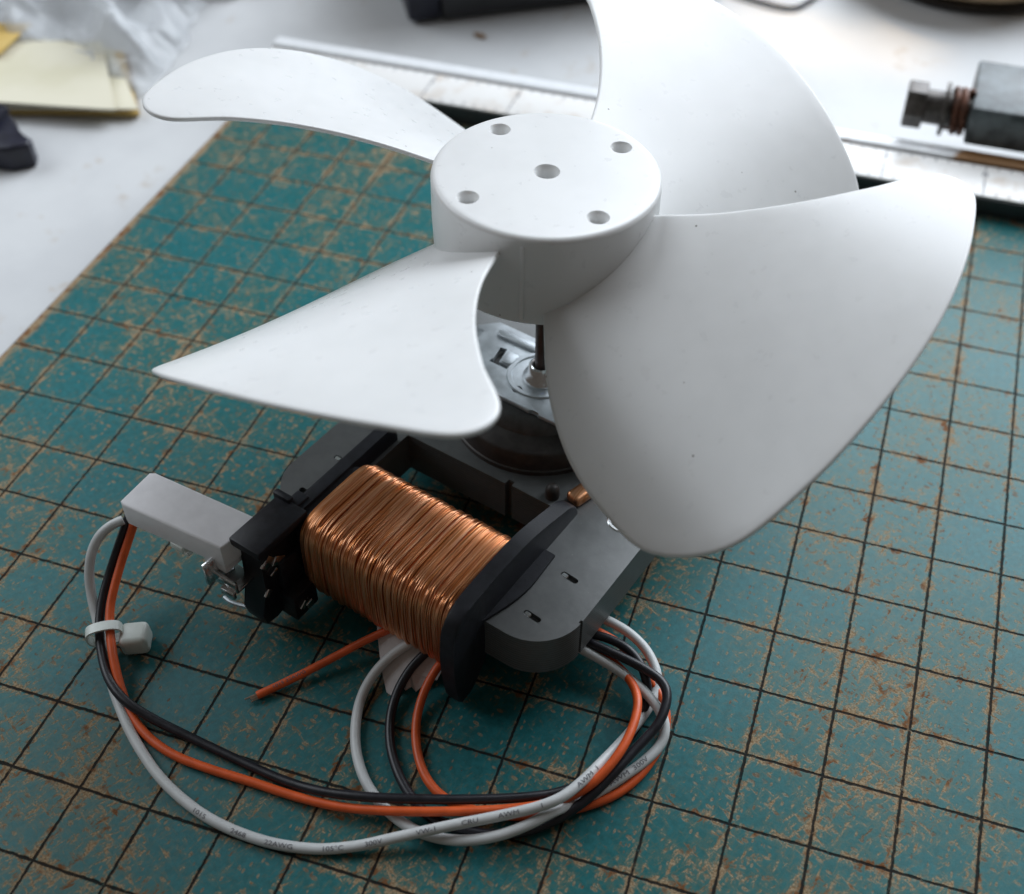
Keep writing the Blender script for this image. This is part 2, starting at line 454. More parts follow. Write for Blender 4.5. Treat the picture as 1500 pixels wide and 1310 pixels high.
# ------------------------------------------------------------------ fan motor
ang = R(74.5)
n = Vector((0.03442, 0.02972, 1)).normalized()
ex = Vector((0, 1, 0)).cross(n).normalized(); ey = n.cross(ex)
cen = Vector((127.043, -100.469, 70.0))
mY = ex * math.cos(ang) + ey * math.sin(ang); mX = ex * math.sin(ang) - ey * math.cos(ang)
Mw = Matrix((mX, mY, n)).transposed().to_4x4(); Mw.translation = (cen - n * 70) * S
mot = tag(empty('fan_motor', mat=Mw), 'small electric fan motor with copper coil and white four blade propeller on the green board', 'fan motor')

# --- core
ZC0, ZC1 = 7.0, 16.0
bm = bmesh.new(); prism(bm, rpoly(-29.5, 33.3, -45.6, 34, [7, 7, 9, 9], 10), 'z', ZC0, ZC1, .25, 1)
cuts = []
c = bmesh.new(); prism(c, [(-16.8, -31), (19, -31), (19, -18.6), (6.5, -18.6), (6.5, -17.6), (5.2, -17.6), (5.2, -18.8), (-16.8, -19.2)], 'z', 0, 25); cuts.append(c)
for sx, sy, r in ((26.6, -30.2, 0), (25.9, -40.4, 0), (-22.6, -31.4, 0), (-22.4, -41, 0)):
    c = bmesh.new(); prism(c, rpoly(-1.7, 1.7, -.55, .55, .5, 4), 'z', 15.1, 20, 0, 1, Matrix.Translation((sx, sy, 0)) @ Matrix.Rotation(R(-4), 4, 'Z')); cuts.append(c)
c = bmesh.new(); lathe(c, [(0, 0), (2.1, 0), (2.1, 30), (0, 30)], 32, Matrix.Translation((27.4, -14.2, 0))); cuts.append(c)
c = bmesh.new(); prism(c, [(32.9, -37.2), (33.9, -37.2), (33.9, -36.5), (32.9, -36.5)], 'z', 0, 30); cuts.append(c)
bm = boolean(bm, cuts)
core = link('steel_core', bm, M_core, mot, smooth=35)
bm = bmesh.new(); lathe(bm, [(2.05, 15.2), (2.05, 16.12), (2.55, 16.18), (2.75, 16.02), (2.75, 15.2)], 32, closed=True)
link('eyelet', bm, M_steel, core, loc=(27.4, -14.2, 0))
for sx, sy in ((26.6, -30.2), (25.9, -40.4), (-22.6, -31.4)):
    bm = bmesh.new(); prism(bm, rpoly(-1.55, -.3, -.42, .42, .3, 3), 'z', 15.2, 15.95, .1, 1, Matrix.Translation((sx, sy, 0)) @ Matrix.Rotation(R(-4), 4, 'Z'))
    link('stamped_tongue', bm, M_steel, core)

# --- bobbin: two flanges, terminal block, tube under the winding
bm = bmesh.new()
fl = [(-18.0, 8.0), (-17.2, 14), (-17.4, 17.2), (-19.2, 19.6), (-23, 21.0), (-32, 23.4), (-40, 23.9), (-48, 23.6), (-51.6, 22.6), (-53.3, 20.0), (-54.0, 14), (-53.8, 8), (-53.0, 1.6), (-52.2, .2), (-50.6, .1), (-48.4, 1.6), (-45.2, 5.2), (-43, 7.0), (-30, 7.0), (-22, 6.5)]
prism(bm, [(p.x, p.y) for p in catmull([(a, b, 0) for a, b in fl + fl[:1]], 3)[:-1]], 'x', 17.2, 20.0, .45, 3)
flange = link('bobbin_flange', bm, M_bobbin, mot, smooth=50)
# thin foot of the flange that laps on to the core
bm = bmesh.new(); foot = [(19.9, -46.6)] + [(19.9 + 2.6 * math.sin(math.pi * .5 * min(1, t * 1.6)) * (1 if t < .62 else max(0, 1 - (t - .62) / .38 * .15)), -46.3 + 18.4 * t) for t in (k / 12 for k in range(13))] + [(19.9, -27.8)]
prism(bm, foot, 'z', 15.9, 16.7, .12, 1)
link('flange_foot', bm, M_bobbin, flange, smooth=30)
bm = bmesh.new()
prism(bm, rpoly(-51.5, -21.3, -.2 + 1, 20.0, 2.0, 5), 'x', -20.0, -17.6, .35, 2)
box(bm, -23.5, -19.7, -47.6, -46.3, 13, 21.6, .35)
box(bm, -21.0, -18.4, -48.5, -44, 13, 20.6, .4)
link('bobbin_flange', bm, M_bobbin, mot, smooth=40)
bm = bmesh.new(); prism(bm, rpoly(-49, -31.6, 3.4, 19.2, 3, 5), 'x', -17.7, 17.3)
link('bobbin_tube', bm, M_bobbin, mot)

# --- winding: one enamelled wire wound turn by turn
bm = bmesh.new()
cy, cz, ry, rz, turns, pitch, wr = -40.2, 11.2, 10.3, 9.6, 122, .262, .165
N = 52; path = []
offs = [random.gauss(0, .055) for _ in range(turns + 2)]; lift = [random.gauss(0, .075) for _ in range(turns + 2)]; tilt = [random.gauss(0, .09) for _ in range(turns + 2)]
for i in range(turns * N):
    t = i / N; k = int(t); f = t - k; a = 2 * math.pi * f + 2.2
    ca, sa = math.cos(a), math.sin(a); e = 2 / 4.4
    def L(q): return q[k] * (1 - f) + q[k + 1] * f
    g = 1 + (L(lift) + .12 * math.sin(a * 3 + k)) / 10
    edge = min(t, turns - t); g *= 1 - .05 * max(0, 1 - edge / 5.0)
    path.append(Vector((-15.6 + t * pitch + L(offs) + L(tilt) * math.sin(a + k * 1.3), cy + math.copysign(abs(ca) ** e, ca) * ry * g, cz + math.copysign(abs(sa) ** e, sa) * rz * g)))
tube_f = frames(path)
rings = []
for p, i in zip(path, range(len(path))):
    t = (path[min(i + 1, len(path) - 1)] - path[max(i - 1, 0)]).normalized(); s = Vector((1, 0, 0)); s = (s - t * s.dot(t)).normalized(); u = s.cross(t)
    rings.append([bm.verts.new(p + (s * math.cos(q) + u * math.sin(q)) * wr) for q in (2 * math.pi * k / 6 for k in range(6))])
for A, B in zip(rings[:-1], rings[1:]):
    for k in range(6): bm.faces.new((A[k], B[k], B[(k + 1) % 6], A[(k + 1) % 6]))
und = []
for k in range(48):
    a = 2 * math.pi * k / 48; ca, sa = math.cos(a), math.sin(a); e = 2 / 4.4
    und.append((cy + math.copysign(abs(ca) ** e, ca) * (ry - .25), cz + math.copysign(abs(sa) ** e, sa) * (rz - .25)))
prism(bm, und, 'x', -15.8, 16.6)
link('copper_coil', bm, M_copper, mot, smooth=80)

# --- terminal block at the left end of the coil
bm = bmesh.new()
yz = [(-47.4, 20.4), (-58.6, 20.4), (-58.9, 19.2), (-57.2, 18.2), (-57.6, 9), (-59.6, 3.4), (-59.0, .6), (-56.4, .1), (-52.0, 1.2), (-47.4, 5.5)]
prism(bm, yz, 'x', -22.4, -17.6, .3, 2)
box(bm, -22.9, -16.2, -58.9, -46.9, 19.0, 20.8, .35)
box(bm, -19.5, -13.8, -55.5, -49.8, .4, 6.6, .5)
box(bm, -20.0, -16.6, -54.6, -47.2, 5, 13.4, .5)
tb = link('terminal_block', bm, M_black, mot, smooth=35)
for (x, y, z, w_, h_, rz_) in ((-17.4, -56.4, 15.4, 1.3, 2.2, 10), (-17.3, -54.2, 14.0, 1.0, 2.6, 24), (-17.3, -55.6, 12.2, .9, .9, 0), (-13.6, -53.6, 3.6, .9, 1.2, 15), (-13.5, -52.4, 2.6, .8, 1.6, -10), (-17.4, -57.6, 8.4, .8, 1.2, 20)):
    bm = bmesh.new(); box(bm, x - .25, x + .25, y - w_, y + w_, z - h_ / 2, z + h_ / 2, .12, 2)
    bmesh.ops.rotate(bm, cent=(x, y, z), matrix=Matrix.Rotation(R(rz_ + 25), 3, 'X'), verts=bm.verts)
    link('contact', bm, M_steel, tb)
bm = bmesh.new(); tube(bm, catmull([(-21, -57.6, 1.6), (-23.5, -58.6, 1.0), (-26.3, -59.2, .7), (-28.2, -59.0, .5)], 6), .38, 8)
link('terminal_pin', bm, M_zinc, tb)

# --- rotor housing, bearing bracket, shaft
bm = bmesh.new()
lathe(bm, [(0, 16.0), (16.6, 16.0), (16.6, 16.9), (16.3, 17.1), (16.1, 20.6), (15.7, 21.1), (13.2, 21.5), (12.6, 22.0), (0, 22.0)], 96)
link('rotor_housing', bm, M_rotor, mot, smooth=45)
bm = bmesh.new()
lathe(bm, [(0, 22.0), (12.4, 22.0), (12.2, 22.6), (11.0, 24.3), (10.2, 24.7), (0, 24.7)], 96)
link('housing_cap', bm, M_cover, mot, smooth=45)
bm = bmesh.new()
outl = [(-15.2, 8.4), (-18.2, 5.2), (-18.6, -2.5), (-15.8, -7.8), (-3.2, -8.8), (3.4, -9.0), (3.9, -8.2), (5.2, -8.2), (5.6, -9.0), (14, -8.8), (18.5, -4), (18.5, 5), (15, 8.4)]
prism(bm, outl, 'z', 24.75, 25.7, .3, 2)
cs = []
c = bmesh.new(); lathe(c, [(0, 20), (.95, 20), (.95, 30), (0, 30)], 24, Matrix.Translation((-1.4, -5.6, 0))); cs.append(c)
c = bmesh.new(); box(c, -10.2, -8.8, -2.0, 2.4, 20, 30, 0, 1, Matrix.Identity(4)); bmesh.ops.rotate(c, cent=(-9.5, 0, 25), matrix=Matrix.Rotation(R(12), 3, 'Z'), verts=c.verts); cs.append(c)
c = bmesh.new(); box(c, -10.2, -6.2, -2.2, -1.4, 20, 30, 0); cs.append(c)
bm = boolean(bm, cs)
brk = link('bearing_bracket', bm, M_zinc, mot, smooth=35)
bm = bmesh.new()
prism(bm, rpoly(-13.5, -3.2, 4.6, 6.8, 1.0, 5), 'z', 25.6, 26.2, .28, 3)
lathe(bm, [(5.2, 25.6), (5.4, 26.0), (6.2, 26.0), (6.4, 25.6)], 64, closed=True)
prism(bm, rpoly(-8.6, -5.9, -1.2, 2.0, .8, 4), 'z', 25.6, 26.1, .2, 2)
link('embossing', bm, M_zinc, brk, smooth=60)
for sgn in (-1, 1):
    bm = bmesh.new()
    prism(bm, [(16.0 * sgn, 25.7), (18.6 * sgn, 25.7), (21.4 * sgn, 17.2), (24.6 * sgn, 17.0), (24.6 * sgn, 16.1), (20.6 * sgn, 16.1), (17.6 * sgn, 24.6), (16.0 * sgn, 24.7)], 'y', -3.6, 4.6, .15, 1)
    link('bracket_leg', bm, M_zinc, brk, smooth=35)
bm = bmesh.new(); lathe(bm, [(1.5, 26), (1.5, 28.4), (1.9, 28.8), (2.4, 28.4), (2.6, 27.2), (3.3, 26.3), (3.6, 25.6)], 48)
link('bearing_boss', bm, M_steel, mot, smooth=60, loc=(.2, 0, 0))
bm = bmesh.new(); lathe(bm, [(0, 15), (1.35, 15), (1.35, 60), (1.1, 60.4), (0, 60.4)], 32)
link('shaft', bm, M_shaft, mot, smooth=40, loc=(.25, 0, 0))
# copper shading ring over the pole beside the flange
bm = bmesh.new(); box(bm, -1.6, 1.6, -4.4, 4.4, 16.0, 18.2, .8, 4)
bmesh.ops.rotate(bm, cent=(0, 0, 16), matrix=Matrix.Rotation(R(-14), 3, 'Z'), verts=bm.verts)
link('shading_ring', bm, M_copper, mot, smooth=60, loc=(18.9, -12.0, 0))
bm = bmesh.new(); lathe(bm, [(0, 18.4), (.8, 18.2), (1.3, 17.4), (1.4, 15.5)], 20)
link('rivet', bm, M_rotor, mot, smooth=60, loc=(13.9, -16.4, .4))

# --- propeller
HUBZ = 70.0; RH = 18.62
prof = [(0, 0), (RH - 1.5, 0), (RH - .9, 0), (RH - .45, -.12), (RH - .12, -.45), (RH, -.9), (RH + .05, -8), (RH - .15, -16.4), (RH - .5, -16.8), (RH - 1.4, -16.8), (RH - 1.8, -16.4), (RH - 2.0, -3.0), (5.2, -3.0), (4.8, -14), (0, -14)]
bm = bmesh.new(); lathe(bm, prof, 128)
cs = []
for k in range(4):
    a = 2.45849 + R(15.5) - k * math.pi / 2
    c = bmesh.new(); lathe(c, [(0, -1.7), (.28, -1.66), (.42, -1.5), (.5, -2.0), (1.15, -2.0), (1.3, -1.7), (1.42, -.5), (1.85, .02), (2.1, .5), (0, .5)], 32, Matrix.Translation((14.62 * math.cos(a), 14.62 * math.sin(a), 0))); cs.append(c)
c = bmesh.new(); lathe(c, [(0, -12), (1.5, -12), (1.5, -1.9), (1.75, -.7), (2.15, .02), (2.4, .5), (0, .5)], 40); cs.append(c)
bm = boolean(bm, cs)
hub = link('propeller_hub', bm, M_white, mot, smooth=38, loc=(0, 0, HUBZ))
hub.modifiers.new('normals', 'WEIGHTED_NORMAL').keep_sharp = True
bm = bmesh.new(); box(bm, RH - .4, RH + .14, -.35, .35, -15.8, -1.6, .1)
ml = link('mould_line', bm, M_white, hub); ml.rotation_euler = (0, 0, R(-67.5))
BXY = [[14.14, 11.62], [20.91, 19.85], [26.64, 29.93], [30.56, 40.56], [33.03, 50.7], [39.39, 52.66], [47.42, 45.96], [54.55, 37.2], [60.16, 27.52], [64.06, 17.02], [66.17, 6.02], [65.41, -5.05], [57.94, -12.58], [47.67, -14.85], [36.68, -15.15], [26.24, -13.07], [16.39, -8.87]]
BA = [-14.3354, -5.9589, 28.0345, 2.6638, 5.371, -10.8306, 1.1026, -2.8762, -0.1853, 0.8499]
def bz(x, y):
    X = (x - 45) / 40; Y = y / 40
    return BA[0] + BA[1] * X + BA[2] * Y + BA[3] * X * X + BA[4] * X * Y + BA[5] * Y * Y + BA[6] * X ** 3 + BA[7] * X * X * Y + BA[8] * X * Y * Y + BA[9] * Y ** 3
def blade_mesh():
    out = [(p.x, p.y) for p in catmull([(x, y, 0) for x, y in BXY], 12)]
    out = [(14.14 * .965, 11.62 * .965)] + out + [(16.39 * .965, -8.87 * .965)]
    a0 = math.atan2(-8.87, 16.39); a1 = math.atan2(11.62, 14.14)
    out += [((RH - .7) * math.cos(a0 + (a1 - a0) * k / 16), (RH - .7) * math.sin(a0 + (a1 - a0) * k / 16)) for k in range(1, 16)]
    P = [Vector(p) for p in out]; ln = len(P)
    area2 = sum(P[i].x * P[(i + 1) % ln].y - P[(i + 1) % ln].x * P[i].y for i in range(ln))
    if area2 < 0: P.reverse()
    def offset(d):
        o = []
        for i in range(ln):
            t = (P[(i + 1) % ln] - P[i - 1]).normalized(); o.append(P[i] + Vector((-t.y, t.x)) * d)
        return o
    rings = [P, offset(.18), offset(.5)]
    inner = []
    def inside(q):
        c_ = False
        for i in range(ln):
            a, b = P[i], P[(i + 1) % ln]
            if (a.y > q.y) != (b.y > q.y) and q.x < (b.x - a.x) * (q.y - a.y) / (b.y - a.y) + a.x: c_ = not c_
        return c_
    xs = [p.x for p in P]; ys = [p.y for p in P]
    st = 1.5; y = min(ys)
    while y < max(ys):
        x = min(xs)
        while x < max(xs):
            q = Vector((x, y))
            if inside(q) and min((q - p).length for p in P) > 1.5: inner.append(q)
            x += st
        y += st
    vs = inner + rings[2]; base = len(inner)
    r = delaunay_2d_cdt(vs, [], [[base + i for i in range(ln)]], 1, 1e-4)
    V2, F = r[0], r[2]
    bm = bmesh.new(); T = .80
    def nrm(x, y):
        h = .05; return Vector((-(bz(x + h, y) - bz(x - h, y)) / (2 * h), -(bz(x, y + h) - bz(x, y - h)) / (2 * h), 1)).normalized()
    def pt(p, off): return Vector((p.x, p.y, bz(p.x, p.y))) + nrm(p.x, p.y) * off
    for side, off in ((1, 0), (-1, -T)):
        vv = [bm.verts.new(pt(p, off)) for p in V2]
        for f in F: bm.faces.new([vv[i] for i in (f if side > 0 else reversed(f))])
    bm.verts.ensure_lookup_table(); bm.verts.index_update()
    # edge loop: walk the boundary ring of both sides
    nv = len(V2)
    idx = []
    for p in rings[2]:
        idx.append(min(range(nv), key=lambda i: (V2[i] - p).length_squared))
    loops = [[bm.verts[i] for i in idx]]
    for ring, off in ((rings[1], -.03), (rings[0], -.16), (rings[0], -T + .16), (rings[1], -T + .03)):
        loops.append([bm.verts.new(pt(p, off)) for p in ring])
    bm.verts.ensure_lookup_table()
    loops.append([bm.verts[i + nv] for i in idx])
    for A, B in zip(loops[:-1], loops[1:]):
        for i in range(ln):
            j = (i + 1) % ln
            if A[i] is A[j] or B[i] is B[j]: continue
            bm.faces.new((A[i], B[i], B[j], A[j]))
    bmesh.ops.scale(bm, vec=(S, S, S), verts=bm.verts); bmesh.ops.recalc_face_normals(bm, faces=bm.faces)
    me = bpy.data.meshes.new('blade'); bm.to_mesh(me); bm.free(); return me
bme = blade_mesh()
AZ0 = -0.76519 + R(15.5)
bl0 = link_mesh('blade', bme, M_white, hub, smooth=75)
for k, (da, dz) in enumerate(((-0.00545, .299), (-0.00042, .340), (0.01207, -.377), (-0.0062 - 0.0, -.262))):
    o = bl0 if k == 0 else bl0.copy()
    if k: C.objects.link(o); o.parent = hub
    o.rotation_euler = (0, 0, AZ0 + k * math.pi / 2 + da); o.location = (0, 0, dz * S)

# ------------------------------------------------------------------ wiring harness
har = tag(empty('wiring_harness', (62, -148, 0)), 'coiled harness of white, black and orange wires with a white plug beside the coil', 'wiring harness')
har.matrix_world = Matrix.Translation(Vector((62, -148, 0)) * S)
inv = Matrix.Translation(Vector((-62, -148 * -1, 0)))
def H(p): return Vector(p) - Vector((62, -148, 0))
WP = {
    'W1': [[62.7,-148.9,15.0],[61.2,-150.4,15.0],[59.7,-152.4,14.0],[58.9,-154.6,12.0],[59.1,-157.7,9.0],[60.4,-160.0,6.0],[62.7,-162.8,4.0],[65.7,-166.5,3.0],[69.4,-170.8,2.5],[73.9,-175.4,2.0],[79.8,-180.5,1.2],[88.9,-186.6,1.2],[98.7,-189.6,1.2],[108.7,-190.6,1.2],[117.4,-189.1,1.2],[123.3,-186.8,1.5],[128.7,-184.0,2.8],[136.8,-180.1,4.0],[144.0,-177.0,5.4],[149.4,-174.1,6.2],[152.1,-172.2,6.4],[154.0,-168.5,5.8],[155.7,-164.0,4.5],[157.4,-159.2,3.2],[158.8,-154.9,2.2],[160.3,-150.3,2.0],[161.0,-146.8,2.2],[160.9,-144.9,2.5],[159.5,-142.0,3.0],[157.1,-139.1,3.5],[153.2,-137.3,4.0],[149.0,-136.6,5.0],[144.2,-136.5,5.5]],
    'K1': [[63.0,-147.2,15.0],[62.5,-148.9,13.0],[62.4,-151.8,11.0],[62.1,-155.9,8.0],[62.8,-160.5,6.0],[63.7,-163.7,4.5],[67.3,-169.2,3.2],[71.3,-173.2,3.2],[75.6,-175.9,3.0],[80.9,-176.5,2.2],[87.8,-177.4,1.3],[94.6,-178.2,1.2],[101.4,-179.2,1.2],[108.2,-180.1,1.5],[114.6,-180.6,2.5],[122.6,-179.6,3.7],[129.0,-177.9,3.8],[139.2,-174.7,3.4],[145.9,-171.6,2.6],[150.7,-168.9,1.8],[153.4,-166.3,1.2],[156.2,-162.2,1.2],[158.5,-156.8,1.2],[160.1,-151.7,2.0],[160.1,-147.6,3.0],[157.9,-144.2,5.6],[154.8,-141.9,5.6],[151.1,-140.5,5.6],[145.6,-141.0,5.6]],
    'K2': [[124.4,-148.7,5.0],[122.4,-150.8,4.6],[120.8,-152.3,4.0],[119.0,-155.7,3.0],[118.4,-159.9,2.0],[119.0,-164.3,1.2],[121.1,-169.1,1.2],[124.3,-173.2,1.2],[127.6,-175.9,1.2],[130.9,-178.3,1.2],[134.4,-179.2,1.2],[139.5,-179.1,1.2],[143.7,-178.2,1.2],[147.8,-176.4,1.2],[150.5,-174.2,1.5],[153.5,-171.8,2.6],[156.3,-168.6,3.6],[158.6,-163.6,4.0],[160.5,-159.2,4.2],[162.0,-156.4,4.6],[163.1,-154.5,5.0],[163.5,-151.7,5.4],[163.4,-148.7,5.8],[162.2,-146.6,6.0],[159.4,-145.6,6.0],[155.0,-144.0,5.8],[147.3,-142.6,5.6]],
    'O1': [[64.4,-147.9,14.5],[64.2,-150.1,12.5],[63.8,-153.7,10.0],[64.7,-159.5,7.0],[65.1,-161.2,6.5],[66.6,-164.6,5.0],[70.0,-169.3,4.0],[73.3,-173.1,2.6],[77.0,-176.8,1.4],[81.7,-179.6,1.2],[88.1,-181.5,1.2],[94.4,-181.7,1.2],[102.5,-181.3,1.2],[111.1,-182.0,1.3],[118.7,-181.8,2.0],[128.0,-180.2,3.4],[136.5,-177.5,3.4],[143.1,-174.8,2.8],[148.5,-172.4,2.8],[153.1,-170.3,3.8],[155.4,-167.8,4.4],[157.7,-164.3,5.6],[159.0,-159.9,5.8],[159.4,-155.6,5.6],[159.1,-151.6,5.4],[158.1,-149.3,5.0],[156.2,-146.8,4.2],[153.3,-144.1,3.8],[148.5,-142.5,3.8]],
    'O2': [[125.1,-152.1,5.0],[124.0,-154.8,4.4],[122.9,-158.4,2.5],[123.2,-162.7,1.4],[125.0,-167.3,1.2],[127.6,-171.3,1.2],[130.6,-173.7,1.2],[133.4,-175.1,1.2],[138.2,-175.7,1.2],[144.8,-174.8,1.2],[150.8,-172.5,1.2],[156.3,-168.7,1.2],[159.5,-166.3,1.2],[162.2,-162.2,1.2],[163.8,-157.4,1.3],[164.3,-152.9,1.6],[163.9,-150.4,1.8],[162.5,-147.5,2.2],[160.4,-145.6,2.5],[157.2,-142.8,3.0],[153.4,-140.0,3.5],[149.6,-139.5,4.5],[145.0,-139.2,5.0]],
    'W2': [[119.9,-150.1,5.6],[117.4,-152.2,5.0],[114.9,-154.8,3.4],[113.1,-157.9,2.2],[112.6,-161.8,1.3],[113.9,-166.8,1.2],[116.0,-171.5,1.2],[119.3,-175.7,1.2],[122.8,-178.2,1.2],[127.0,-180.6,1.2],[131.4,-181.5,1.2],[135.3,-181.7,1.5],[140.1,-181.1,2.6],[144.8,-179.4,3.8],[148.4,-176.8,4.6],[150.8,-173.7,4.4],[152.8,-170.7,2.6],[154.9,-168.7,1.4],[157.3,-166.2,2.4],[159.1,-164.3,2.4],[162.7,-159.4,2.3],[164.3,-156.2,2.3],[164.5,-153.9,3.2],[163.5,-151.8,3.8],[161.5,-149.8,4.0],[158.0,-147.4,4.0],[153.3,-145.1,4.2],[146.5,-143.9,5.0]],
    'O3': [[95.8,-167.0,1.4],[98.7,-164.0,1.6],[102.7,-160.0,2.2],[106.7,-155.9,3.0],[110.5,-152.5,4.2],[115.6,-148.9,6.0]],
    'TAPE': [[110.5,-148.9,5.5],[111.6,-151.3,4.0],[113.1,-154.2,2.5],[114.8,-157.1,1.2],[116.4,-159.4,0.3],[118.1,-160.0,0.3],[118.5,-159.0,0.3],[118.4,-157.5,0.5],[119.4,-158.2,0.5],[120.2,-157.3,0.7],[121.3,-158.0,0.6],[122.0,-156.9,1.0],[122.7,-156.1,1.3],[123.3,-155.0,1.6],[124.2,-155.3,1.6],[124.4,-153.9,2.0],[123.5,-150.5,4.0],[122.3,-148.2,5.5]],
    'TIE': [[65.0,-166.1,4.0],[66.4,-166.3,5.0],[68.2,-166.4,6.3],[68.3,-165.3,5.2],[67.6,-164.8,3.2],[69.5,-163.8,2.6],[71.3,-162.9,2.6]],
}
def wire_path(pts, r):
    q = catmull([H(p) for p in smooth_path(pts, 1)], 8)
    for p in q: p.z = max(r + .02, p.z - (1.2 - r) * (1 if p.z < 2 else max(0, 1 - (p.z - 2) / 2)))
    return q
RWR = {'W1': .86, 'W2': .86, 'K1': .80, 'K2': .82, 'O1': .76, 'O2': .76, 'O3': .72}
wires = {}
for key, mat_, lab in (('W1', M_wwire, 'white printed wire from the plug'), ('K1', M_kwire, 'black wire from the plug'), ('O1', M_owire, 'orange wire from the plug'),
                       ('W2', M_wwire, 'white wire turn round the motor'), ('K2', M_kwire, 'black kinked wire turn'), ('O2', M_owire, 'orange wire turn'), ('O3', M_owire, 'short cut orange wire end')):
    bm = bmesh.new(); p = wire_path(WP[key], RWR[key]); tube(bm, p, RWR[key], 14)
    o = link('wire', bm, mat_, har, smooth=60); o['label'] = lab; wires[key] = (o, p)
def wrap_text(key, s, size, s0, roll, flip=False, name='wire_print'):
    o, path = wires[key]; fr = frames(path); rad = RWR[key]
    L = [0]
    for a, b in zip(path[:-1], path[1:]): L.append(L[-1] + (b - a).length)
    tb = text_mesh(s, size)
    bmesh.ops.triangulate(tb, faces=tb.faces[:])
    for _ in range(3):
        es = [e for e in tb.edges if e.calc_length() > .22]
        if es: bmesh.ops.subdivide_edges(tb, edges=es, cuts=1); bmesh.ops.triangulate(tb, faces=tb.faces[:])
    for v in list(tb.verts):
        v.co.x *= 1.35; q = s0 + (-v.co.x if flip else v.co.x); q = max(0, min(L[-1] - .01, q))
        i = max(k for k in range(len(L) - 1) if L[k] <= q); f = (q - L[i]) / (L[i + 1] - L[i])
        p = path[i].lerp(path[i + 1], f); t, u, sd = fr[i]
        t2, u2, sd2 = fr[i + 1]; u = u.lerp(u2, f).normalized(); sd = sd.lerp(sd2, f).normalized()
        h = (v.co.y - size * .34) / rad * (-1 if flip else 1)
        an = h - roll                      # angle from up towards the side axis
        v.co = p + (u * math.cos(an) + sd * math.sin(an)) * (rad + .05)
    return link(name, tb, M_print, o, smooth=0)
def arc_at(key, xy):
    o, path = wires[key]; t = H((*xy, 0)); best = min(range(len(path)), key=lambda i: (path[i].xy - t.xy).length)
    return sum((b - a).length for a, b in zip(path[:best], path[1:best + 1]))
for wd, xy in (('1015', (95.8, -189.4)), ('2468', (103.6, -190.5)), ('22AWG', (110.0, -190.8)), ('105\u00b0C', (118.2, -189.0)), ('300V', (125.3, -186.3)),
               ('VW-1', (132.0, -183.1)), ('CRU', (138.7, -179.9)), ('AWM', (143.9, -177.5)), ('1', (149.7, -174.5)),
               ):
    wrap_text('W1', wd, 1.0, arc_at('W1', xy), .42)
wrap_text('W1', 'AWM  1', 1.1, arc_at('W1', (153.6, -169.2)), .4)
wrap_text('W2', 'AWM  300V', 1.1, arc_at('W2', (158.4, -165.8)), .2)
wrap_text('O3', '1015 22AWG', .8, arc_at('O3', (97.6, -165.2)), .3)
bm = bmesh.new()
p0 = wires['O3'][1][0]; d0 = (wires['O3'][1][0] - wires['O3'][1][2]).normalized()
for k in range(7):
    a = k * .9; o_ = Vector((math.cos(a), math.sin(a), .6 * math.sin(a * 2))) * .45
    tube(bm, [p0 + o_ - d0 * .5, p0 + o_ + d0 * .8, p0 + o_ * 1.1 + d0 * (1.2 + .5 * math.sin(k * 2.1))], .17, 6)
link('bare_strand', bm, M_tinned, wires['O3'][0])
# plug housing, in the motor's own directions
def plug(bm):
    # runs along motor X from x=-45.5 to -22.5 at y -63..-54.5, z 14.8..20
    prism(bm, [(-44.2, -55.0), (-45.0, -55.6), (-44.1, -63.0), (-43.2, -63.4), (-22.9, -60.9), (-22.6, -60.4), (-22.0, -53.2), (-22.5, -52.6)], 'z', 14.9, 20.1, .35, 3)
    bmesh.ops.transform(bm, matrix=Matrix.Diagonal((1000, 1000, 1000, 1)) @ har.matrix_world.inverted() @ Mw @ Matrix.Diagonal((S, S, S, 1)), verts=bm.verts)
bm = bmesh.new(); plug(bm)
pl = link('plug_housing', bm, M_conn, har, smooth=35)
def in_motor(bm): bmesh.ops.transform(bm, matrix=Matrix.Diagonal((1000, 1000, 1000, 1)) @ har.matrix_world.inverted() @ Mw @ Matrix.Diagonal((S, S, S, 1)), verts=bm.verts)
bm = bmesh.new(); box(bm, -34.5, -31.5, -62.4, -60.6, 13.6, 15.2, .3); box(bm, -32.2, -30.6, -62.2, -60.8, 13.2, 14.4, .3); in_motor(bm)
link('latch', bm, M_tie, pl)
bm = bmesh.new()
box(bm, -28.0, -20.2, -61.9, -61.2, 10.4, 13.0, .2); box(bm, -28.2, -20.4, -61.6, -57.0, 9.9, 10.6, .2); box(bm, -25.8, -24.9, -63.4, -57.4, 11.0, 16.0, .2); box(bm, -23.4, -20.4, -62.6, -61.8, 9.2, 10.9, .2); in_motor(bm)
link('plug_contact', bm, M_steel, pl)
bm = bmesh.new(); box(bm, -28.2, -23, -60.9, -53.6, 12.9, 14.95, .3); in_motor(bm)
link('plug_collar', bm, M_conn, pl)
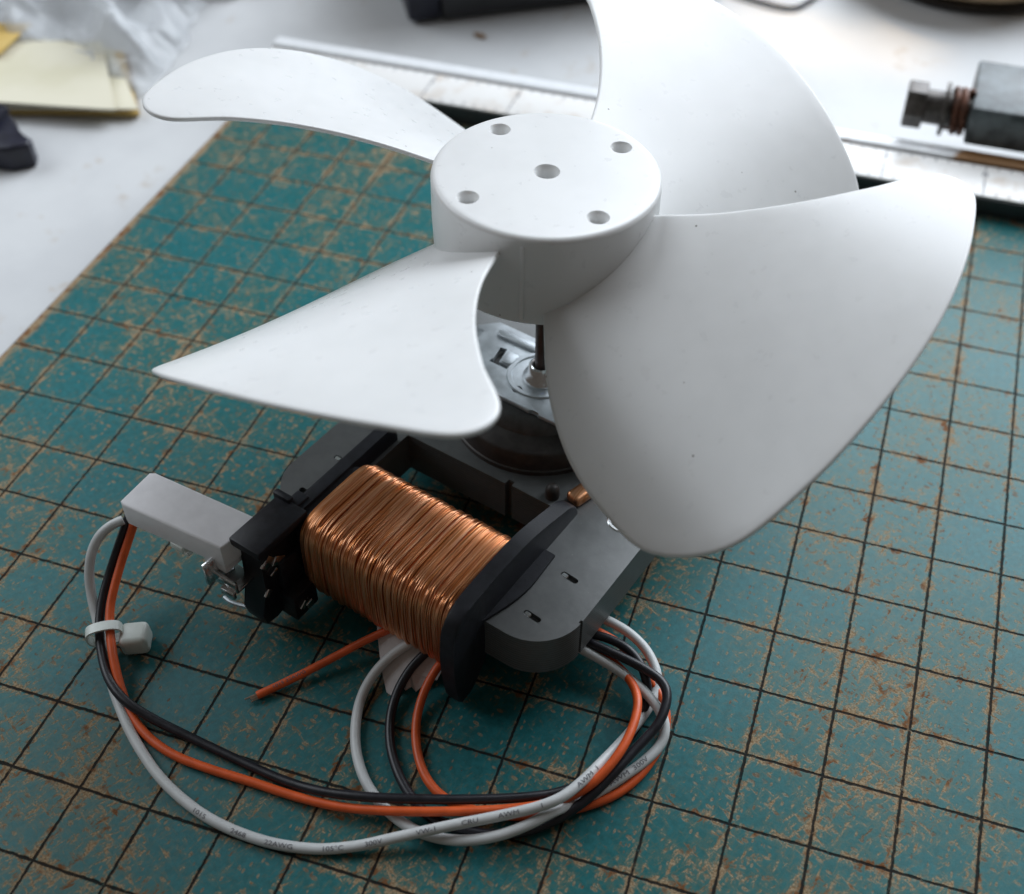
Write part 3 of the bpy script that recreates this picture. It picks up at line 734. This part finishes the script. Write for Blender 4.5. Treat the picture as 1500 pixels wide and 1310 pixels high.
# cable tie
bm = bmesh.new()
ctr = Vector((66.0, -165.4, 4.1)); tdir = Vector((.55, -.83, 0)); sdir = Vector((.83, .55, 0))
loop = []
for k in range(41):
    a = 2 * math.pi * k / 40
    loop.append(H(ctr + sdir * 2.8 * math.copysign(abs(math.cos(a)) ** .7, math.cos(a)) + Vector((0, 0, 2.0)) * math.copysign(abs(math.sin(a)) ** .7, math.sin(a))))
rg = [[bm.verts.new(q + tdir * w_ + (q - H(ctr)).normalized() * h_) for w_, h_ in ((-.95, 0), (.95, 0), (.95, .35), (-.95, .35))] for q in loop[:-1]]
for i in range(40):
    A, B = rg[i], rg[(i + 1) % 40]
    for k in range(4): bm.faces.new((A[k], B[k], B[(k + 1) % 4], A[(k + 1) % 4]))
tie = link('cable_tie', bm, M_tie, har, smooth=40)
bm = bmesh.new()
box(bm, -2.4, 2.4, -2.3, 2.3, -2.1, 2.3, 1.0, 4, Matrix.Translation(H((70.7, -163.8, 2.4))) @ Matrix.Rotation(R(24), 4, 'Z'))
link('tie_head', bm, M_tie, tie, smooth=50)
# torn white tape hanging from the leads under the coil
bm = bmesh.new()
poly = [H(p) for p in WP['TAPE']]
cx = sum((q for q in poly), Vector()) / len(poly)
top = [q for q in poly]; bot = [q - Vector((0, 0, .18)) for q in poly]
def sheet(vals, flip):
    V = [bm.verts.new(q) for q in vals]; c_ = bm.verts.new(sum(vals, Vector()) / len(vals) + Vector((.3, -.4, .5)))
    for i in range(len(V)): bm.faces.new((V[i], V[(i + 1) % len(V)], c_) if not flip else (V[(i + 1) % len(V)], V[i], c_))
    return V
A = sheet(top, False); B = sheet(bot, True)
for i in range(len(A)): bm.faces.new((A[i], B[i], B[(i + 1) % len(A)], A[(i + 1) % len(A)]))
link('tape', bm, M_tape, har, smooth=30)

# ------------------------------------------------------------------ things on the table behind
def sheet_obj(name, corners, z, th, mat, parent, curl=0):
    bm = bmesh.new(); nx, ny = 14, 10; g = []
    a, b, c_, d = [Vector((*p, 0)) for p in corners]
    for lay in (0, 1):
        rows = []
        for j in range(ny + 1):
            row = []
            for i in range(nx + 1):
                u, v = i / nx, j / ny
                p = a.lerp(b, u).lerp(d.lerp(c_, u), v)
                p.z = z + curl * (u - .4) ** 2 * (1 if u > .4 else .4) + .4 * noise.noise(p * .03 + Vector((z, 0, 0))) - lay * th
                row.append(bm.verts.new(p))
            rows.append(row)
        g.append(rows)
    for j in range(ny):
        for i in range(nx):
            bm.faces.new((g[0][j][i], g[0][j][i + 1], g[0][j + 1][i + 1], g[0][j + 1][i])); bm.faces.new((g[1][j + 1][i], g[1][j + 1][i + 1], g[1][j][i + 1], g[1][j][i]))
    rim = [(0, i) for i in range(nx)] + [(j, nx) for j in range(ny)] + [(ny, i) for i in range(nx, 0, -1)] + [(j, 0) for j in range(ny, 0, -1)]
    for (j, i), (j2, i2) in zip(rim, rim[1:] + rim[:1]): bm.faces.new((g[0][j][i], g[1][j][i], g[1][j2][i2], g[0][j2][i2]))
    return link(name, bm, mat, parent, smooth=40)
pad = tag(empty('note_pad', (-70, 0, TZ)), 'loose stack of cream and yellow paper notes on the table behind the board', 'paper notes')
for k, (cr, z, th, mt, cu) in enumerate((
        ([(-36, -27), (38, 0), (17, 28), (-46, 14)], .3, .3, M_brownp, 0),  # brown sheet put in for the dark shade beneath the pad
        ([(-34, -23), (40, -2.5), (16, 27), (-50, 12)], 1.6, 1.0, M_yellow, .5),
        ([(-30, -24), (40.5, -3), (14, 25), (-44, 14)], 3.2, .5, M_cream, 1.2),
        ([(-44, -22), (36.5, -8), (12, 24), (-24, 19)], 5.0, .8, M_cream, 2.0),
        ([(-42, 0), (-12, 7), (-14, 26), (-44, 18)], 6.4, .5, M_yellow, 1.0))):
    sheet_obj('paper_and_shade_sheet', cr, z, th, mt, pad, cu)
# crumpled clear bag
bm = bmesh.new(); nx, ny = 90, 60; g = []
for j in range(ny + 1):
    row = []
    for i in range(nx + 1):
        u, v = i / nx, j / ny
        x = -150 + 116 * u - 10 * v; y = 8 + 62 * v + 10 * math.sin(u * 5)
        q = Vector((x * .035, y * .05, 3.1))
        rid = 1 - abs(noise.noise(q)) * 2; r2 = 1 - abs(noise.noise(q * 2.6 + Vector((5, 1, 0)))) * 2
        e = min(1, u * 12, (1 - u) * 7, v * 5, (1 - v) * 6)
        h = (max(0, rid) ** 2 * 14 + max(0, r2) ** 2 * 3.2 + 3) * (e * (2 - e))
        row.append(bm.verts.new((x + 6 * noise.noise(q * 1.5 + Vector((0, 9, 0))), y + 6 * noise.noise(q * 1.7), h)))
    g.append(row)
for j in range(ny):
    for i in range(nx): bm.faces.new((g[j][i], g[j][i + 1], g[j + 1][i + 1], g[j + 1][i]))
bmesh.ops.solidify(bm, geom=bm.faces[:], thickness=.12)
bmesh.ops.translate(bm, vec=(92, -40, .4), verts=bm.verts)
bag = link('plastic_bag', bm, M_bag, None, smooth=0, loc=(-94, 47, TZ))
bag.data.polygons.foreach_set('use_smooth', [True] * len(bag.data.polygons))
tag(bag, 'crumpled clear plastic bag lying behind the paper notes', 'plastic bag')
# dark plastic part at the left edge
bm = bmesh.new()
prism(bm, [(-22, 4), (-8, 4.5), (-3, 1), (-1, -3), (6, -5), (7.5, -8), (3, -12), (-6, -13), (-22, -10)], 'z', 0, 7.5, 1.0, 3)
box(bm, -22, -6, -4, 3.4, 7.3, 10.5, .8)
cap = link('plastic_clip', bm, M_navy, None, loc=(-51, -25, TZ)); tag(cap, 'dark navy plastic clip on the white table below the paper notes', 'clip')
# black case
bx = empty('black_case', (32, 77, TZ)); bx.rotation_euler = (0, 0, math.atan2(27, 43))
tag(bx, 'black rectangular plastic case on the table behind the ruler', 'case')
bm = bmesh.new(); box(bm, 0, 95, 0, 60, 1.2, 42, 1.0); link('body', bm, M_blackbox, bx)
bm = bmesh.new(); box(bm, -11, -.2, .8, 59, 1.0, 41, 1.4); link('end_cap', bm, M_navy, bx)
bm = bmesh.new(); box(bm, 2, 93, 3, 57, 0, 1.4, .3); link('base_foot', bm, M_navy, bx)
# dish
dish = empty('brown_dish', (190, 171, TZ)); tag(dish, 'brown glazed dish with a dark base on the table at the far right', 'dish')
bm = bmesh.new(); lathe(bm, [(0, 3.6), (34, 3.6), (38, 5.2), (40.5, 12), (42, 19), (40.5, 19), (38.5, 12), (34, 7), (0, 6.5)], 96); link('bowl', bm, M_bowl, dish, smooth=50)
bm = bmesh.new(); lathe(bm, [(0, 0), (35, 0), (37, .8), (37.3, 2.6), (35, 4.2), (0, 4.2)], 96); link('base_ring', bm, M_bowlrim, dish, smooth=50)
# dark cord lying across the far table
bm = bmesh.new(); tube(bm, catmull([Vector(p) - Vector((138, 120, TZ)) for p in ((104, 131, TZ + 1), (118, 124, TZ + 1), (127, 121, TZ + 1), (137, 119.5, TZ + 1), (142, 126, TZ + 1), (147, 139, TZ + 1), (160, 160, TZ + 1))], 8), .7, 10)
tag(link('cord', bm, M_kwire, None, smooth=60, loc=(138, 120, TZ)), 'thin dark cord lying on the table left of the brown dish', 'cord')
# brown card in the far left corner
bm = bmesh.new(); box(bm, -22, 22, -9, 12, 0, 9, .8)
o = link('cardboard_box', bm, M_brownp, None, loc=(-62, 76, TZ)); o.rotation_euler = (0, 0, .3)
tag(o, 'small dark brown cardboard box beyond the clear plastic bag', 'box')
# grain of dirt on the table
bm = bmesh.new()
bmesh.ops.create_icosphere(bm, subdivisions=2, radius=1)
for v in bm.verts: v.co = Vector((v.co.x * 2.6, v.co.y * 1.0, v.co.z * .7)) * (1 + .3 * noise.noise(v.co * 2))
o = link('wood_chip', bm, M_brownp, None, loc=(46.5, 72, TZ + .6)); o.rotation_euler = (0, 0, -.35)
tag(o, 'tiny brown wood chip on the table in front of the black case', 'wood chip')
